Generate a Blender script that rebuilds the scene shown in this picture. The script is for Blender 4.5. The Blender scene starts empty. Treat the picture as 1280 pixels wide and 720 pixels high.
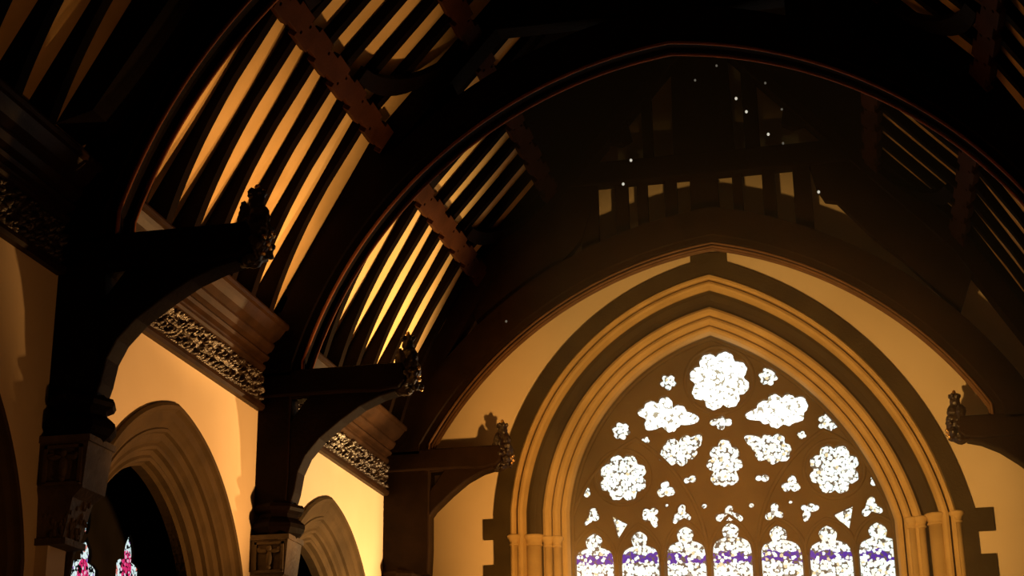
import bpy, bmesh, math, random
from mathutils import Vector, Matrix, noise
random.seed(7)
scene = bpy.context.scene
col = scene.collection
PI = math.pi

# ------------------------------------------------------------------ materials
def new_mat(name):
    m = bpy.data.materials.new(name); m.use_nodes = True
    nt = m.node_tree; nt.nodes.clear()
    out = nt.nodes.new('ShaderNodeOutputMaterial')
    return m, nt, out

def ramp(nt, stops):
    r = nt.nodes.new('ShaderNodeValToRGB')
    e = r.color_ramp.elements
    while len(e) > 1: e.remove(e[-1])
    e[0].position = stops[0][0]; e[0].color = (*stops[0][1], 1)
    for p, c in stops[1:]:
        k = e.new(p); k.color = (*c, 1)
    return r

def surf(name, c1, c2, rough=.6, scale=3.0, bump=.2, spec=.4, stretch=None, detail=6, metal=0.0, bscale=None):
    m, nt, out = new_mat(name)
    b = nt.nodes.new('ShaderNodeBsdfPrincipled')
    b.inputs['Roughness'].default_value = rough
    b.inputs['Specular IOR Level'].default_value = spec
    b.inputs['Metallic'].default_value = metal
    tc = nt.nodes.new('ShaderNodeTexCoord'); mp = nt.nodes.new('ShaderNodeMapping')
    if stretch: mp.inputs['Scale'].default_value = stretch
    nt.links.new(tc.outputs['Object'], mp.inputs['Vector'])
    n = nt.nodes.new('ShaderNodeTexNoise'); n.inputs['Scale'].default_value = scale; n.inputs['Detail'].default_value = detail
    nt.links.new(mp.outputs['Vector'], n.inputs['Vector'])
    r = ramp(nt, [(.3, c1), (.7, c2)])
    nt.links.new(n.outputs['Fac'], r.inputs['Fac'])
    nt.links.new(r.outputs['Color'], b.inputs['Base Color'])
    if bump:
        n2 = nt.nodes.new('ShaderNodeTexNoise'); n2.inputs['Scale'].default_value = bscale or scale * 8; n2.inputs['Detail'].default_value = 4
        nt.links.new(mp.outputs['Vector'], n2.inputs['Vector'])
        bu = nt.nodes.new('ShaderNodeBump'); bu.inputs['Strength'].default_value = bump; bu.inputs['Distance'].default_value = .02
        nt.links.new(n2.outputs['Fac'], bu.inputs['Height'])
        nt.links.new(bu.outputs['Normal'], b.inputs['Normal'])
    nt.links.new(b.outputs['BSDF'], out.inputs['Surface'])
    return m

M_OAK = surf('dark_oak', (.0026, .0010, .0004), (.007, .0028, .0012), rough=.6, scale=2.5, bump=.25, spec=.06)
M_OAK3 = surf('haze_lifted_oak', (.012, .0056, .002), (.024, .0115, .0045), rough=.6, scale=2.5, bump=.25, spec=.08)  # same oak made lighter: the far bay's haze lift put into the colour
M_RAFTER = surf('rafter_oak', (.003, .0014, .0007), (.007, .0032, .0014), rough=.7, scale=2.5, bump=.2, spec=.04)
M_RED = surf('purlin_oak', (.03, .010, .004), (.055, .019, .008), rough=.6, scale=2.5, bump=.25, spec=.06)
M_MOULD = surf('moulding_oak', (.16, .05, .016), (.26, .085, .028), rough=.5, scale=4, bump=.1, spec=.2)
M_DULL = surf('dull_moulding_oak', (.10, .05, .02), (.17, .085, .035), rough=.5, scale=4, bump=.1, spec=.2)  # duller and browner moulding oak for the end truss
M_CARVE = surf('carved_oak', (.010, .005, .003), (.03, .016, .008), rough=.36, scale=9, bump=.3, spec=.6)
M_CORN = surf('cornice_oak', (.014, .0065, .003), (.028, .013, .006), rough=.45, scale=4, bump=.1, spec=.14)
M_PLASTER = surf('cream_plaster', (.72, .60, .42), (.80, .68, .50), rough=.9, scale=.7, bump=.06, spec=.1, bscale=18)
M_ROOFPL = surf('roof_plaster', (.62, .43, .19), (.78, .56, .28), rough=.9, scale=1.6, bump=.2, spec=.1, bscale=14)
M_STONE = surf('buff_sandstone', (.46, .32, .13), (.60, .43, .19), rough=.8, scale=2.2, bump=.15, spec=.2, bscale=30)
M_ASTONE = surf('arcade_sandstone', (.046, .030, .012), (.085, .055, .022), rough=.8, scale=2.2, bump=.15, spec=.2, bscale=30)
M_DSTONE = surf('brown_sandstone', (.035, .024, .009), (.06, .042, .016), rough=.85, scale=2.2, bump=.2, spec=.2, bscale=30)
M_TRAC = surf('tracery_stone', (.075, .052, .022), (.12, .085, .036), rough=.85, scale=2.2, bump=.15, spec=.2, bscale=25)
M_CORBEL = surf('corbel_stone', (.08, .06, .038), (.14, .105, .07), rough=.65, scale=5, bump=.6, spec=.35, bscale=22)
M_GILT = surf('gilding', (.75, .45, .15), (.95, .65, .28), rough=.25, scale=12, bump=.4, spec=.6, metal=1.0)
M_FLOOR = surf('stone_floor', (.16, .12, .09), (.24, .18, .13), rough=.7, scale=1.3, bump=.1)
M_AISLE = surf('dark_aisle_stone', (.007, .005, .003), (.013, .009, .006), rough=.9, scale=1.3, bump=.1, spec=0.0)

def glass_mat(name, strength, scale, palette, lead=.03, lead_col=(.30, .25, .16), band=None):
    m, nt, out = new_mat(name)
    tc = nt.nodes.new('ShaderNodeTexCoord')
    v = nt.nodes.new('ShaderNodeTexVoronoi'); v.inputs['Scale'].default_value = scale
    v2 = nt.nodes.new('ShaderNodeTexVoronoi'); v2.feature = 'DISTANCE_TO_EDGE'; v2.inputs['Scale'].default_value = scale
    mp = nt.nodes.new('ShaderNodeMapping'); mp.inputs['Scale'].default_value = (1, .01, 1)
    nt.links.new(tc.outputs['Object'], mp.inputs['Vector'])
    if 'aisle' in name: mp.inputs['Scale'].default_value = (.01, 1, 1)
    nt.links.new(mp.outputs['Vector'], v.inputs['Vector']); nt.links.new(mp.outputs['Vector'], v2.inputs['Vector'])
    sep = nt.nodes.new('ShaderNodeSeparateColor'); nt.links.new(v.outputs['Color'], sep.inputs['Color'])
    r = ramp(nt, palette); r.color_ramp.interpolation = 'CONSTANT'
    nt.links.new(sep.outputs['Red'], r.inputs['Fac'])
    src = r.outputs['Color']
    if band:
        z0, z1, colr = band
        sx = nt.nodes.new('ShaderNodeSeparateXYZ'); nt.links.new(tc.outputs['Object'], sx.inputs['Vector'])
        no = nt.nodes.new('ShaderNodeTexNoise'); no.inputs['Scale'].default_value = 9; nt.links.new(mp.outputs['Vector'], no.inputs['Vector'])
        ma = nt.nodes.new('ShaderNodeMath'); ma.operation = 'MULTIPLY_ADD'; ma.inputs[1].default_value = .22; 
        nt.links.new(no.outputs['Fac'], ma.inputs[0]); nt.links.new(sx.outputs['Z'], ma.inputs[2])
        sl = nt.nodes.new('ShaderNodeMath'); sl.operation = 'MULTIPLY_ADD'; sl.inputs[1].default_value = .033
        nt.links.new(sx.outputs['X'], sl.inputs[0]); nt.links.new(ma.outputs[0], sl.inputs[2])
        g1 = nt.nodes.new('ShaderNodeMath'); g1.operation = 'GREATER_THAN'; g1.inputs[1].default_value = z0 + .11
        g2 = nt.nodes.new('ShaderNodeMath'); g2.operation = 'LESS_THAN'; g2.inputs[1].default_value = z1 + .11
        g3 = nt.nodes.new('ShaderNodeMath'); g3.operation = 'GREATER_THAN'; g3.inputs[1].default_value = .36
        nt.links.new(sl.outputs[0], g1.inputs[0]); nt.links.new(sl.outputs[0], g2.inputs[0]); nt.links.new(sep.outputs['Green'], g3.inputs[0])
        m1 = nt.nodes.new('ShaderNodeMath'); m1.operation = 'MULTIPLY'; m2 = nt.nodes.new('ShaderNodeMath'); m2.operation = 'MULTIPLY'
        nt.links.new(g1.outputs[0], m1.inputs[0]); nt.links.new(g2.outputs[0], m1.inputs[1])
        nt.links.new(m1.outputs[0], m2.inputs[0]); nt.links.new(g3.outputs[0], m2.inputs[1])
        mx = nt.nodes.new('ShaderNodeMix'); mx.data_type = 'RGBA'
        nt.links.new(m2.outputs[0], mx.inputs[0]); nt.links.new(src, mx.inputs[6]); mx.inputs[7].default_value = (*colr, 1)
        src = mx.outputs[2]
    lt = nt.nodes.new('ShaderNodeMapRange'); lt.inputs['From Min'].default_value = lead-.07; lt.inputs['From Max'].default_value = lead
    nt.links.new(v.outputs['Distance'], lt.inputs['Value'])
    mx2 = nt.nodes.new('ShaderNodeMix'); mx2.data_type = 'RGBA'
    nt.links.new(lt.outputs[0], mx2.inputs[0]); nt.links.new(src, mx2.inputs[6]); mx2.inputs[7].default_value = (*lead_col, 1)
    e = nt.nodes.new('ShaderNodeEmission'); e.inputs['Strength'].default_value = strength
    nt.links.new(mx2.outputs[2], e.inputs['Color'])
    gl = nt.nodes.new('ShaderNodeBsdfGlossy'); gl.inputs['Roughness'].default_value = .2; gl.inputs['Color'].default_value = (.04, .04, .04, 1)
    ad = nt.nodes.new('ShaderNodeAddShader')
    nt.links.new(e.outputs[0], ad.inputs[0]); nt.links.new(gl.outputs[0], ad.inputs[1])
    nt.links.new(ad.outputs[0], out.inputs['Surface'])
    return m
PALE = [(0, (1, 1, .86)), (.45, (.93, 1, .90)), (.65, (1, .93, .72)), (.93, (.80, .62, .32)), (.975, (.35, .30, .22))]
BRIGHT = [(0, (1, 1, .92)), (.5, (.92, 1, .93)), (.75, (1, .97, .82))]
M_GL1 = glass_mat('pale_stained_glass', 1.35, 21, PALE, lead=.70, lead_col=(.10, .08, .05))
M_GL2 = glass_mat('brilliant_stained_glass', 1.8, 20, BRIGHT, lead=.75, lead_col=(.32, .26, .16))
M_GLL = glass_mat('lancet_stained_glass', 1.3, 21, PALE, lead=.70, lead_col=(.10, .08, .05), band=(5.56, 5.72, (.045, .006, .26)))
AIS = [(0, (.80, .95, .95)), (.5, (.65, .85, .85)), (.8, (.30, .12, .5)), (.88, (.8, .25, .2))]
M_GLA = glass_mat('aisle_stained_glass', .9, 21, AIS, lead=.66, lead_col=(.003, .003, .004))
M_GLR = glass_mat('aisle_red_glass', .9, 21, [(0, (.75, .03, .16)), (.4, (.85, .12, .32)), (.6, (.5, .02, .09)), (.8, (.85, .6, .7))], lead=.66, lead_col=(.003, .003, .004))
def emis(name, c, s):
    m, nt, out = new_mat(name)
    e = nt.nodes.new('ShaderNodeEmission'); e.inputs['Color'].default_value = (*c, 1); e.inputs['Strength'].default_value = s
    nt.links.new(e.outputs[0], out.inputs['Surface']); return m
M_PIN = emis('mote_glow', (1, .88, .66), .7)  # own glow given to bright airborne specks, no lamp
M_PIN2 = emis('mote_faint_glow', (1, .85, .6), .12)

# ------------------------------------------------------------------ object helpers
def link(o, parent=None):
    col.objects.link(o)
    if parent is not None:
        o.parent = parent
        o.location = -wloc(parent)
    return o
def wloc(p):
    v = Vector((0, 0, 0))
    while p is not None:
        v += Vector(p.location); p = p.parent
    return v
def mesh_obj(name, verts, faces, m, parent=None, smooth=False, fix=True):
    me = bpy.data.meshes.new(name); me.from_pydata([tuple(v) for v in verts], [], faces); me.update()
    if fix:
        bm = bmesh.new(); bm.from_mesh(me); bmesh.ops.recalc_face_normals(bm, faces=bm.faces); bm.to_mesh(me); bm.free()
    if smooth:
        for p in me.polygons: p.use_smooth = True
    me.materials.append(m)
    return link(bpy.data.objects.new(name, me), parent)
def thing(name, label, cat, loc=(0, 0, 0), group=None, kind=None):
    o = bpy.data.objects.new(name, None); col.objects.link(o); o.location = loc; o.empty_display_size = .1
    return tag(o, label, cat, group, kind)
def tag(o, label=None, cat=None, group=None, kind=None):
    if label: o['label'] = label
    if cat: o['category'] = cat
    if group: o['group'] = group
    if kind: o['kind'] = kind
    return o

MB_V = None
class MB:
    def __init__(s): s.v = []; s.f = []
    def add(s, v, f):
        k = len(s.v); s.v += [Vector(p) for p in v]; s.f += [tuple(i + k for i in q) for q in f]; return s
    def box(s, a, b):
        x0, y0, z0 = a; x1, y1, z1 = b
        return s.add([(x0,y0,z0),(x1,y0,z0),(x1,y1,z0),(x0,y1,z0),(x0,y0,z1),(x1,y0,z1),(x1,y1,z1),(x0,y1,z1)],
              [(0,3,2,1),(4,5,6,7),(0,1,5,4),(1,2,6,5),(2,3,7,6),(3,0,4,7)])
    def lathe(s, c, prof, n=20):
        v = []; f = []
        for r, z in prof:
            for i in range(n):
                a = 2*PI*i/n; v.append((c[0]+r*math.cos(a), c[1]+r*math.sin(a), z))
        for j in range(len(prof)-1):
            for i in range(n):
                f.append((j*n+i, j*n+(i+1) % n, (j+1)*n+(i+1) % n, (j+1)*n+i))
        f.append(tuple(range(n))); f.append(tuple((len(prof)-1)*n+i for i in range(n)))
        return s.add(v, f)
    def ball(s, c, r, sc=(1,1,1), rough=0, sub=2):
        bm = bmesh.new(); bmesh.ops.create_icosphere(bm, subdivisions=sub, radius=1)
        v = []
        for p in bm.verts:
            k = 1 + rough*noise.noise(p.co*2.3 + Vector(c)*5)
            v.append((c[0]+p.co.x*r*sc[0]*k, c[1]+p.co.y*r*sc[1]*k, c[2]+p.co.z*r*sc[2]*k))
        f = [tuple(q.index for q in fc.verts) for fc in bm.faces]; bm.free()
        return s.add(v, f)
    def build(s, name, m, parent=None, smooth=False):
        return mesh_obj(name, s.v, s.f, m, parent, smooth)

def curve_plate(name, outer, holes, half, fn, m, parent=None, bevel=0.0, bres=1):
    """flat outline with holes, extruded by +-half and mapped to the world by fn(u, v, w)"""
    cu = bpy.data.curves.new(name, 'CURVE'); cu.dimensions = '2D'; cu.fill_mode = 'BOTH'
    cu.extrude = max(half - bevel, .0005); cu.bevel_depth = bevel; cu.bevel_resolution = bres; cu.offset = -bevel
    for ring in [outer] + list(holes):
        sp = cu.splines.new('POLY'); sp.points.add(len(ring)-1)
        for p, q in zip(sp.points, ring): p.co = (q[0], q[1], 0, 1)
        sp.use_cyclic_u = True
    tmp = bpy.data.objects.new('tmp_outline', cu); col.objects.link(tmp)
    dg = bpy.context.evaluated_depsgraph_get(); dg.update()
    me = bpy.data.meshes.new_from_object(tmp.evaluated_get(dg))
    bpy.data.objects.remove(tmp); bpy.data.curves.remove(cu)
    for v in me.vertices: v.co = Vector(fn(v.co.x, v.co.y, v.co.z))
    bm = bmesh.new(); bm.from_mesh(me); bmesh.ops.remove_doubles(bm, verts=bm.verts, dist=1e-5)
    bmesh.ops.recalc_face_normals(bm, faces=bm.faces); bm.to_mesh(me); bm.free()
    for p in me.polygons: p.use_smooth = False
    me.materials.clear(); me.materials.append(m); me.name = name
    return link(bpy.data.objects.new(name, me), parent)
def inside(p, ring):
    x, y = p; c = False; n = len(ring)
    for i in range(n):
        x1, y1 = ring[i]; x2, y2 = ring[i-1]
        if (y1 > y) != (y2 > y) and x < (x2-x1)*(y-y1)/(y2-y1)+x1: c = not c
    return c
def grow(ring, d):
    n = len(ring); ar = sum(ring[i-1][0]*ring[i][1]-ring[i][0]*ring[i-1][1] for i in range(n)); sg = 1 if ar > 0 else -1
    out = []
    for i in range(n):
        ax, ay = ring[i-1]; bx, by = ring[(i+1) % n]; tx, ty = bx-ax, by-ay; l = math.hypot(tx, ty) or 1
        out.append((ring[i][0]+sg*ty/l*d, ring[i][1]-sg*tx/l*d))
    return out
def pierced_plate(name, outer, holes, y0, y1, ch, m, parent=None):
    """upright plate with chamfered openings, triangulated so that close openings stay clean"""
    from mathutils.geometry import delaunay_2d_cdt
    V = []; F = []
    for y, g in ((y0, ch), (y1, 0)):
        rr = [outer]+[grow(q, g) for q in holes]; P = []; E = []
        for q in rr:
            k = len(P); P += [Vector(p) for p in q]; E += [(k+i, k+(i+1) % len(q)) for i in range(len(q))]
        vo, eo, fo, *_ = delaunay_2d_cdt(P, E, [], 0, 1e-5)
        boxes = [(min(p[0] for p in q), max(p[0] for p in q), min(p[1] for p in q), max(p[1] for p in q), q) for q in rr[1:]]
        k = len(V); V += [(v.x, y, v.y) for v in vo]
        for f in fo:
            c = sum((vo[i] for i in f), Vector((0, 0)))/len(f)
            if not inside(c, outer): continue
            if any(a <= c.x <= b and d <= c.y <= e and inside(c, q) for a, b, d, e, q in boxes): continue
            F.append(tuple(k+i for i in f))
    for q in [outer]+list(holes):
        n = len(q); k = len(V); isout = q is outer
        V += [(p[0], y0, p[1]) for p in (q if isout else grow(q, ch))] + [(p[0], y0+(0 if isout else ch), p[1]) for p in q] + [(p[0], y1, p[1]) for p in q]
        for j in (0, 1):
            for i in range(n): F.append((k+j*n+i, k+j*n+(i+1) % n, k+(j+1)*n+(i+1) % n, k+(j+1)*n+i))
    return mesh_obj(name, V, F, m, parent, fix=False)
def xz(y0): return lambda u, v, w: (u, y0 + w, v)
def yz(x0): return lambda u, v, w: (x0 + w, u, v)

# ------------------------------------------------------------------ pointed arches
def circ3(a, b, c):
    ax, ay = a; bx, by = b; cx, cy = c
    d = 2*(ax*(by-cy)+bx*(cy-ay)+cx*(ay-by))
    ux = ((ax*ax+ay*ay)*(by-cy)+(bx*bx+by*by)*(cy-ay)+(cx*cx+cy*cy)*(ay-by))/d
    uy = ((ax*ax+ay*ay)*(cx-bx)+(bx*bx+by*by)*(ax-cx)+(cx*cx+cy*cy)*(bx-ax))/d
    return ux, uy, math.hypot(ax-ux, ay-uy)
class Arch:
    """pointed arch through five points; offset d is measured inwards (positive = smaller arch)"""
    def __init__(s, p, zb):
        s.L = circ3(p[0], p[1], p[2]); s.R = circ3(p[4], p[3], p[2])
        s.zl = p[0][1]; s.zr = p[4][1]; s.zb = zb
    def path(s, d, n=22, legs=True):
        lx, lz, lr = s.L; rx, rz, rr = s.R; lr -= d; rr -= d
        dx, dz = rx-lx, rz-lz; D = math.hypot(dx, dz)
        a = (lr*lr-rr*rr+D*D)/(2*D); h = math.sqrt(max(lr*lr-a*a, 0))
        mx, mz = lx+a*dx/D, lz+a*dz/D
        c1 = (mx - h*dz/D, mz + h*dx/D); c2 = (mx + h*dz/D, mz - h*dx/D)
        ap = c1 if c1[1] > c2[1] else c2
        def start(cx, cz, r, z, side):
            t = max(-1, min(1, (z-cz)/r)); b = math.asin(t)
            return PI-b if side < 0 else b
        al0 = start(lx, lz, lr, s.zl, -1); al1 = math.atan2(ap[1]-lz, ap[0]-lx)
        ar0 = start(rx, rz, rr, s.zr, 1); ar1 = math.atan2(ap[1]-rz, ap[0]-rx)
        P = []
        for i in range(n+1):
            t = al0+(al1-al0)*i/n; P.append((lx+lr*math.cos(t), lz+lr*math.sin(t)))
        for i in range(n-1, -1, -1):
            t = ar0+(ar1-ar0)*i/n; P.append((rx+rr*math.cos(t), rz+rr*math.sin(t)))
        if legs: P = [(P[0][0], s.zb)] + P + [(P[-1][0], s.zb)]
        return P
def arch_sweep(name, arch, prof, fn, m, parent=None, legs=True, n=22, smooth=False):
    """closed profile [(d, w)] swept along the arch; fn(u, v, w)"""
    V = []; F = []; K = None
    for d, w in prof:
        P = arch.path(d, n, legs); K = len(P)
        V += [fn(p[0], p[1], w) for p in P]
    q = len(prof)
    for j in range(q):
        for i in range(K-1):
            a = j*K+i; b = ((j+1) % q)*K+i
            F.append((a, a+1, b+1, b))
    F.append(tuple(j*K for j in range(q))); F.append(tuple(j*K+K-1 for j in range(q)))
    return mesh_obj(name, V, F, m, parent, smooth)
def tube(mb, pts, r, n=8, closed=False):
    V = []; K = len(pts); P = [Vector(p) for p in pts]
    for i, p in enumerate(P):
        a = P[(i-1) % K] if (closed or i) else p; b = P[(i+1) % K] if (closed or i < K-1) else p
        t = (b-a).normalized(); up = Vector((0, 1, 0)) if abs(t.y) < .9 else Vector((0, 0, 1))
        s1 = t.cross(up).normalized(); s2 = t.cross(s1)
        for k in range(n):
            g = 2*PI*k/n; V.append(p + s1*r*math.cos(g) + s2*r*math.sin(g))
    F = []
    for i in range(K if closed else K-1):
        for k in range(n):
            F.append((i*n+k, i*n+(k+1) % n, ((i+1) % K)*n+(k+1) % n, ((i+1) % K)*n+k))
    if not closed: F += [tuple(range(n)), tuple((K-1)*n+k for k in range(n))]
    mb.add(V, F)
def cylo(v0, z0, z1, r): return [(r, z0), (r, z1)]

# ------------------------------------------------------------------ the place: key sizes (metres)
WX = 5.38            # half width of the nave
Y_END = 24.65        # face of the end wall
Y_T = [13.0, 18.3, 23.85]     # near faces of the roof trusses
TH = .40             # truss thickness
FOOT, KNEE, APEX = (5.25, 7.90), (3.93, 10.27), (0.0, 14.70)
Y0 = 6.0
HAZE = .036

# ---- floor, walls, roof skin
tag(MB().box((-9.4, 5.0, -.2), (WX+.5, 25.6, 0)).build('floor', M_FLOOR), 'stone floor of the nave and aisle', 'floor', kind='structure')

ARC = [(-2.25, 3.90), (-1.45, 5.38), (0, 6.07), (1.45, 5.38), (2.25, 3.90)]
BAYC = [10.5, 15.85, 21.2]
def bay_arch(yc, zb=.02): return Arch([(u+yc, v) for u, v in ARC], zb)
holes = []
for yc in BAYC:
    holes.append(bay_arch(yc).path(.03, 22))
w = curve_plate('wall_left', [(Y0, 0), (25.2, 0), (25.2, 7.95), (Y0, 7.95)], holes, .25, yz(-WX-.25), M_PLASTER)
tag(w, 'cream plastered left nave wall pierced by pointed arches', 'wall', kind='structure')
tag(MB().box((WX, Y0, 0), (WX+.5, 25.2, 7.95)).build('wall_right', M_PLASTER), 'cream plastered right nave wall', 'wall', kind='structure')

HOOD = Arch([(-3.76, 6.44), (-3.10, 8.44), (-.10, 10.44), (2.69, 8.36), (3.65, 6.05)], 1.6)
w = curve_plate('wall_end', [(-5.9, 0), (5.9, 0), (5.9, 8.0), (4.1, 10.6), (0, 15.1), (-4.1, 10.6), (-5.9, 8.0)], [HOOD.path(.1, 30)], .3, xz(Y_END+.3), M_PLASTER)
tag(w, 'cream plastered end wall around the great pointed window', 'wall', kind='structure')
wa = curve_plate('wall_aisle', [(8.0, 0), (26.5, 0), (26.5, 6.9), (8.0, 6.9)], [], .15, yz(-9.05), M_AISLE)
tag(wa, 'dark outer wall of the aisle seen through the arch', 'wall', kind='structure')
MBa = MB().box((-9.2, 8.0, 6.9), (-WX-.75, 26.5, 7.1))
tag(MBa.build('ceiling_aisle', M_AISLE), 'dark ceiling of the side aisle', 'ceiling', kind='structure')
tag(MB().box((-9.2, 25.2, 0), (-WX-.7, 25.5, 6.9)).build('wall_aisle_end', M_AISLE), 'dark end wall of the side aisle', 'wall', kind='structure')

def roof_skin(name, sx, label):
    o = [(FOOT[0]+.12, FOOT[1]-.22), KNEE, APEX]
    out = []
    for (x, z) in o: out.append((x, z))
    t = .12
    V = []
    for y in (Y0, 25.0):
        for x, z in o: V.append((sx*x, y, z))
        for x, z in reversed(o): V.append((sx*(x+.0+ (t if x > 0 else 0)), y, z+t))
    n = 6
    F = [(i, (i+1) % n, n+(i+1) % n, n+i) for i in range(n)] + [tuple(range(n)), tuple(range(n, 2*n))]
    tag(mesh_obj(name, V, F, M_ROOFPL), label, 'ceiling', kind='structure')
roof_skin('ceiling_left', -1, 'plastered left slope of the roof between dark rafters')
roof_skin('ceiling_right', 1, 'plastered right slope of the roof between dark rafters')

# ---- carved cornices along the wall tops
CORN = [(0, 6.64), (.07, 6.64), (.10, 6.67), (.10, 6.71), (.06, 6.74), (.03, 6.75), (.03, 7.14), (.07, 7.16), (.09, 7.19), (.09, 7.22), (.05, 7.245),
        (.06, 7.27), (.12, 7.29), (.14, 7.325), (.12, 7.36), (.10, 7.37), (.16, 7.40), (.20, 7.46), (.20, 7.49), (.17, 7.505), (.26, 7.56), (.31, 7.62), (.34, 7.66), (.38, 7.67), (.39, 7.71), (.38, 7.74), (.14, 7.93), (0, 7.95)]
def cornice(sx, ya, yb, label, where):
    t = thing('carved_cornice', label, 'cornice', (sx*WX, ya, 6.64), 'carved cornices on the wall tops')
    V = []; n = len(CORN)
    for y in (ya, yb): V += [(sx*(WX-p), y, z) for p, z in CORN]
    F = [(i, (i+1) % n, n+(i+1) % n, n+i) for i in range(n)] + [tuple(range(n)), tuple(range(n, 2*n))]
    mesh_obj('cornice_moulding', V, F, M_CORN, t)
    # pierced foliage frieze: relief grid
    NY, NZ = int((yb-ya)/.014), 28
    V = []; F = []
    for j in range(NZ+1):
        for i in range(NY+1):
            y = ya+(yb-ya)*i/NY; z = 6.75+.385*j/NZ
            d = noise.voronoi(Vector((y*17+.4*math.sin(z*40), z*11, 3)), distance_metric='DISTANCE')[0]
            k = (d[1]-d[0])
            h = .01 + .075*max(0, min(1, 2.2*k)) - .02*math.exp(-((d[0])/.12)**2)
            if j in (0, NZ) or i in (0, NY): h = .0
            V.append((sx*(WX-.02-h), y, z))
    for j in range(NZ):
        for i in range(NY):
            a = j*(NY+1)+i; F.append((a, a+1, a+NY+2, a+NY+1))
    fr = mesh_obj('foliage_frieze', V, F, M_CARVE, t, smooth=True)
    tag(fr, 'carved leaf frieze')
cornice(-1, 7.5, Y_T[0], 'dim carved cornice on the left wall at the left edge of the view', 0)
cornice(-1, Y_T[0]+TH, Y_T[1], 'glinting carved cornice on the left wall above the larger arch', 1)
cornice(-1, Y_T[1]+TH, Y_T[2], 'carved cornice on the left wall above the farther, smaller arch', 2)
cornice(1, Y_T[1]+TH, Y_T[2], 'carved cornice on the right wall beside the end wall', 2)

# ---- moulded arches in the left wall
ORD = [(a*.78, b*.66) for a, b in [(-.05, 0), (-.05, .05), (-.01, .085), (.04, .07), (.06, .03), (.08, .0), (.14, -.01), (.20, -.02), (.23, -.06), (.29, -.12), (.31, -.10), (.35, -.12), (.37, -.18),
       (.40, -.20), (.46, -.22), (.50, -.28), (.54, -.27), (.58, -.29), (.60, -.36), (.66, -.40), (.70, -.38), (.74, -.41), (.76, -.50), (.80, -.56), (.80, -.74), (-.02, -.74), (-.02, -.1)]]
for yc, lb in zip(BAYC, ['sliver of a pointed arch at the left edge of the view', 'larger moulded pointed arch with stained glass seen through it', 'smaller, farther moulded pointed arch beside the end wall']):
    t = thing('moulded_arch', lb, 'arch', (-WX, yc, 0), 'moulded arches along the left wall')
    mp = lambda u, v, w: (-WX+w, u, v)
    A = bay_arch(yc)
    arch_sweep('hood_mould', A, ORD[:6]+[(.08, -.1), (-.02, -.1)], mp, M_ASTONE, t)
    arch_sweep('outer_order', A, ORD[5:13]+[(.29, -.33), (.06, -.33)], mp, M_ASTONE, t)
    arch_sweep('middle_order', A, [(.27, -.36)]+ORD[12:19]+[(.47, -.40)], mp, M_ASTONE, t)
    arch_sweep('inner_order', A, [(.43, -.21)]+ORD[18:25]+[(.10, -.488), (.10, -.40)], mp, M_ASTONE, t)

# ---- aisle window
t = thing('window_2', 'stained glass window of the aisle seen through the larger arch', 'window', (-8.9, 21.2, 0), kind='structure')
def lancet(yc, hw, zt, zs):
    return Arch([(yc-hw, zs), (yc-hw*.72, zs+(zt-zs)*.62), (yc, zt), (yc+hw*.72, zs+(zt-zs)*.62), (yc+hw, zs)], 2.2)
LA = [(20.66, .40, 5.62, 5.18), (22.03, .40, 5.90, 5.40)]
def cusped(yc, hw, zt, zs):
    r = [(yc-hw, 2.4), (yc-hw, zs-.02), (yc-hw*1.0, zs+.03), (yc-hw*.72, zs+.08), (yc-hw*.36, zs+.10), (yc-hw*.42, zs+.20), (yc-hw*.36, zs+.30), (yc-hw*.16, zt-.07), (yc, zt)]
    return r + [(2*yc-a, b) for a, b in reversed(r[:-1])]
ps = [cusped(*q) for q in LA]
top = [(20.62+.10*math.cos(a), 5.86+.20*math.sin(a)) for a in [2*PI*i/12 for i in range(12)]]
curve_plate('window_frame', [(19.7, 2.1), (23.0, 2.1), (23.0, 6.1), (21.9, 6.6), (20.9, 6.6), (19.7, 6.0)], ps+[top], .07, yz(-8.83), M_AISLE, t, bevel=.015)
for q, p in zip(LA, ps): curve_plate('glass_light', p, [], .008, yz(-8.82), M_GLA, t)
curve_plate('glass_light', top, [], .008, yz(-8.82), M_GLA, t)
for y, z, r in [(20.68, 5.10, .17), (22.03, 5.42, .18)]:
    o = curve_plate('rose_medallion', [(y+r*math.cos(a), z+r*1.3*math.sin(a)) for a in [2*PI*i/14 for i in range(14)]], [], .004, yz(-8.805), M_GLR, t)
    tag(o, 'crimson glass medallion')

# ------------------------------------------------------------------ roof timbers
def profile_inner(dep, foot):
    return None
def rafter_outline():
    outer = [(5.27, 7.86), (FOOT[0], FOOT[1]), KNEE, APEX]
    d = .11
    inner = [(0, 14.70-.17), (KNEE[0]-.10, KNEE[1]-.10), ] + [(5.25-(z-7.9)/1.795-.115-.19*((9.35-z)/1.5)**2, z) for z in (9.35, 9.1, 8.85, 8.65, 8.45, 8.28, 8.1, 7.95, 7.8, 7.72)] + [(5.12, 7.72)]
    return outer + inner
def rafter_mesh(sx):
    r = [(sx*x, z) for x, z in rafter_outline()]
    return curve_plate('rafter', r, [], .065, xz(0), M_RAFTER)
ORDN = ['first', 'second', 'third', 'fourth', 'fifth', 'sixth', 'seventh', 'eighth', 'ninth']
for sx, side in ((-1, 'left'), (1, 'right')):
    proto = rafter_mesh(sx); used = False
    for (y0_, st, n, bay) in [(10.76, .62, 3, 'near bay'), (13.96, .62, 7, 'middle bay'), (19.135, .63, 8, 'far bay')]:
        if sx == 1 and bay == 'near bay': continue
        for k in range(n):
            o = proto if not used else proto.copy()
            if used: col.objects.link(o)
            used = True
            o.location = (0, y0_+st*k, 0)
            tag(o, f'dark rafter, {ORDN[k]} from the near end of the {bay}, {side} roof slope', 'rafter', f'rafters of the {bay}, {side} slope')

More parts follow.
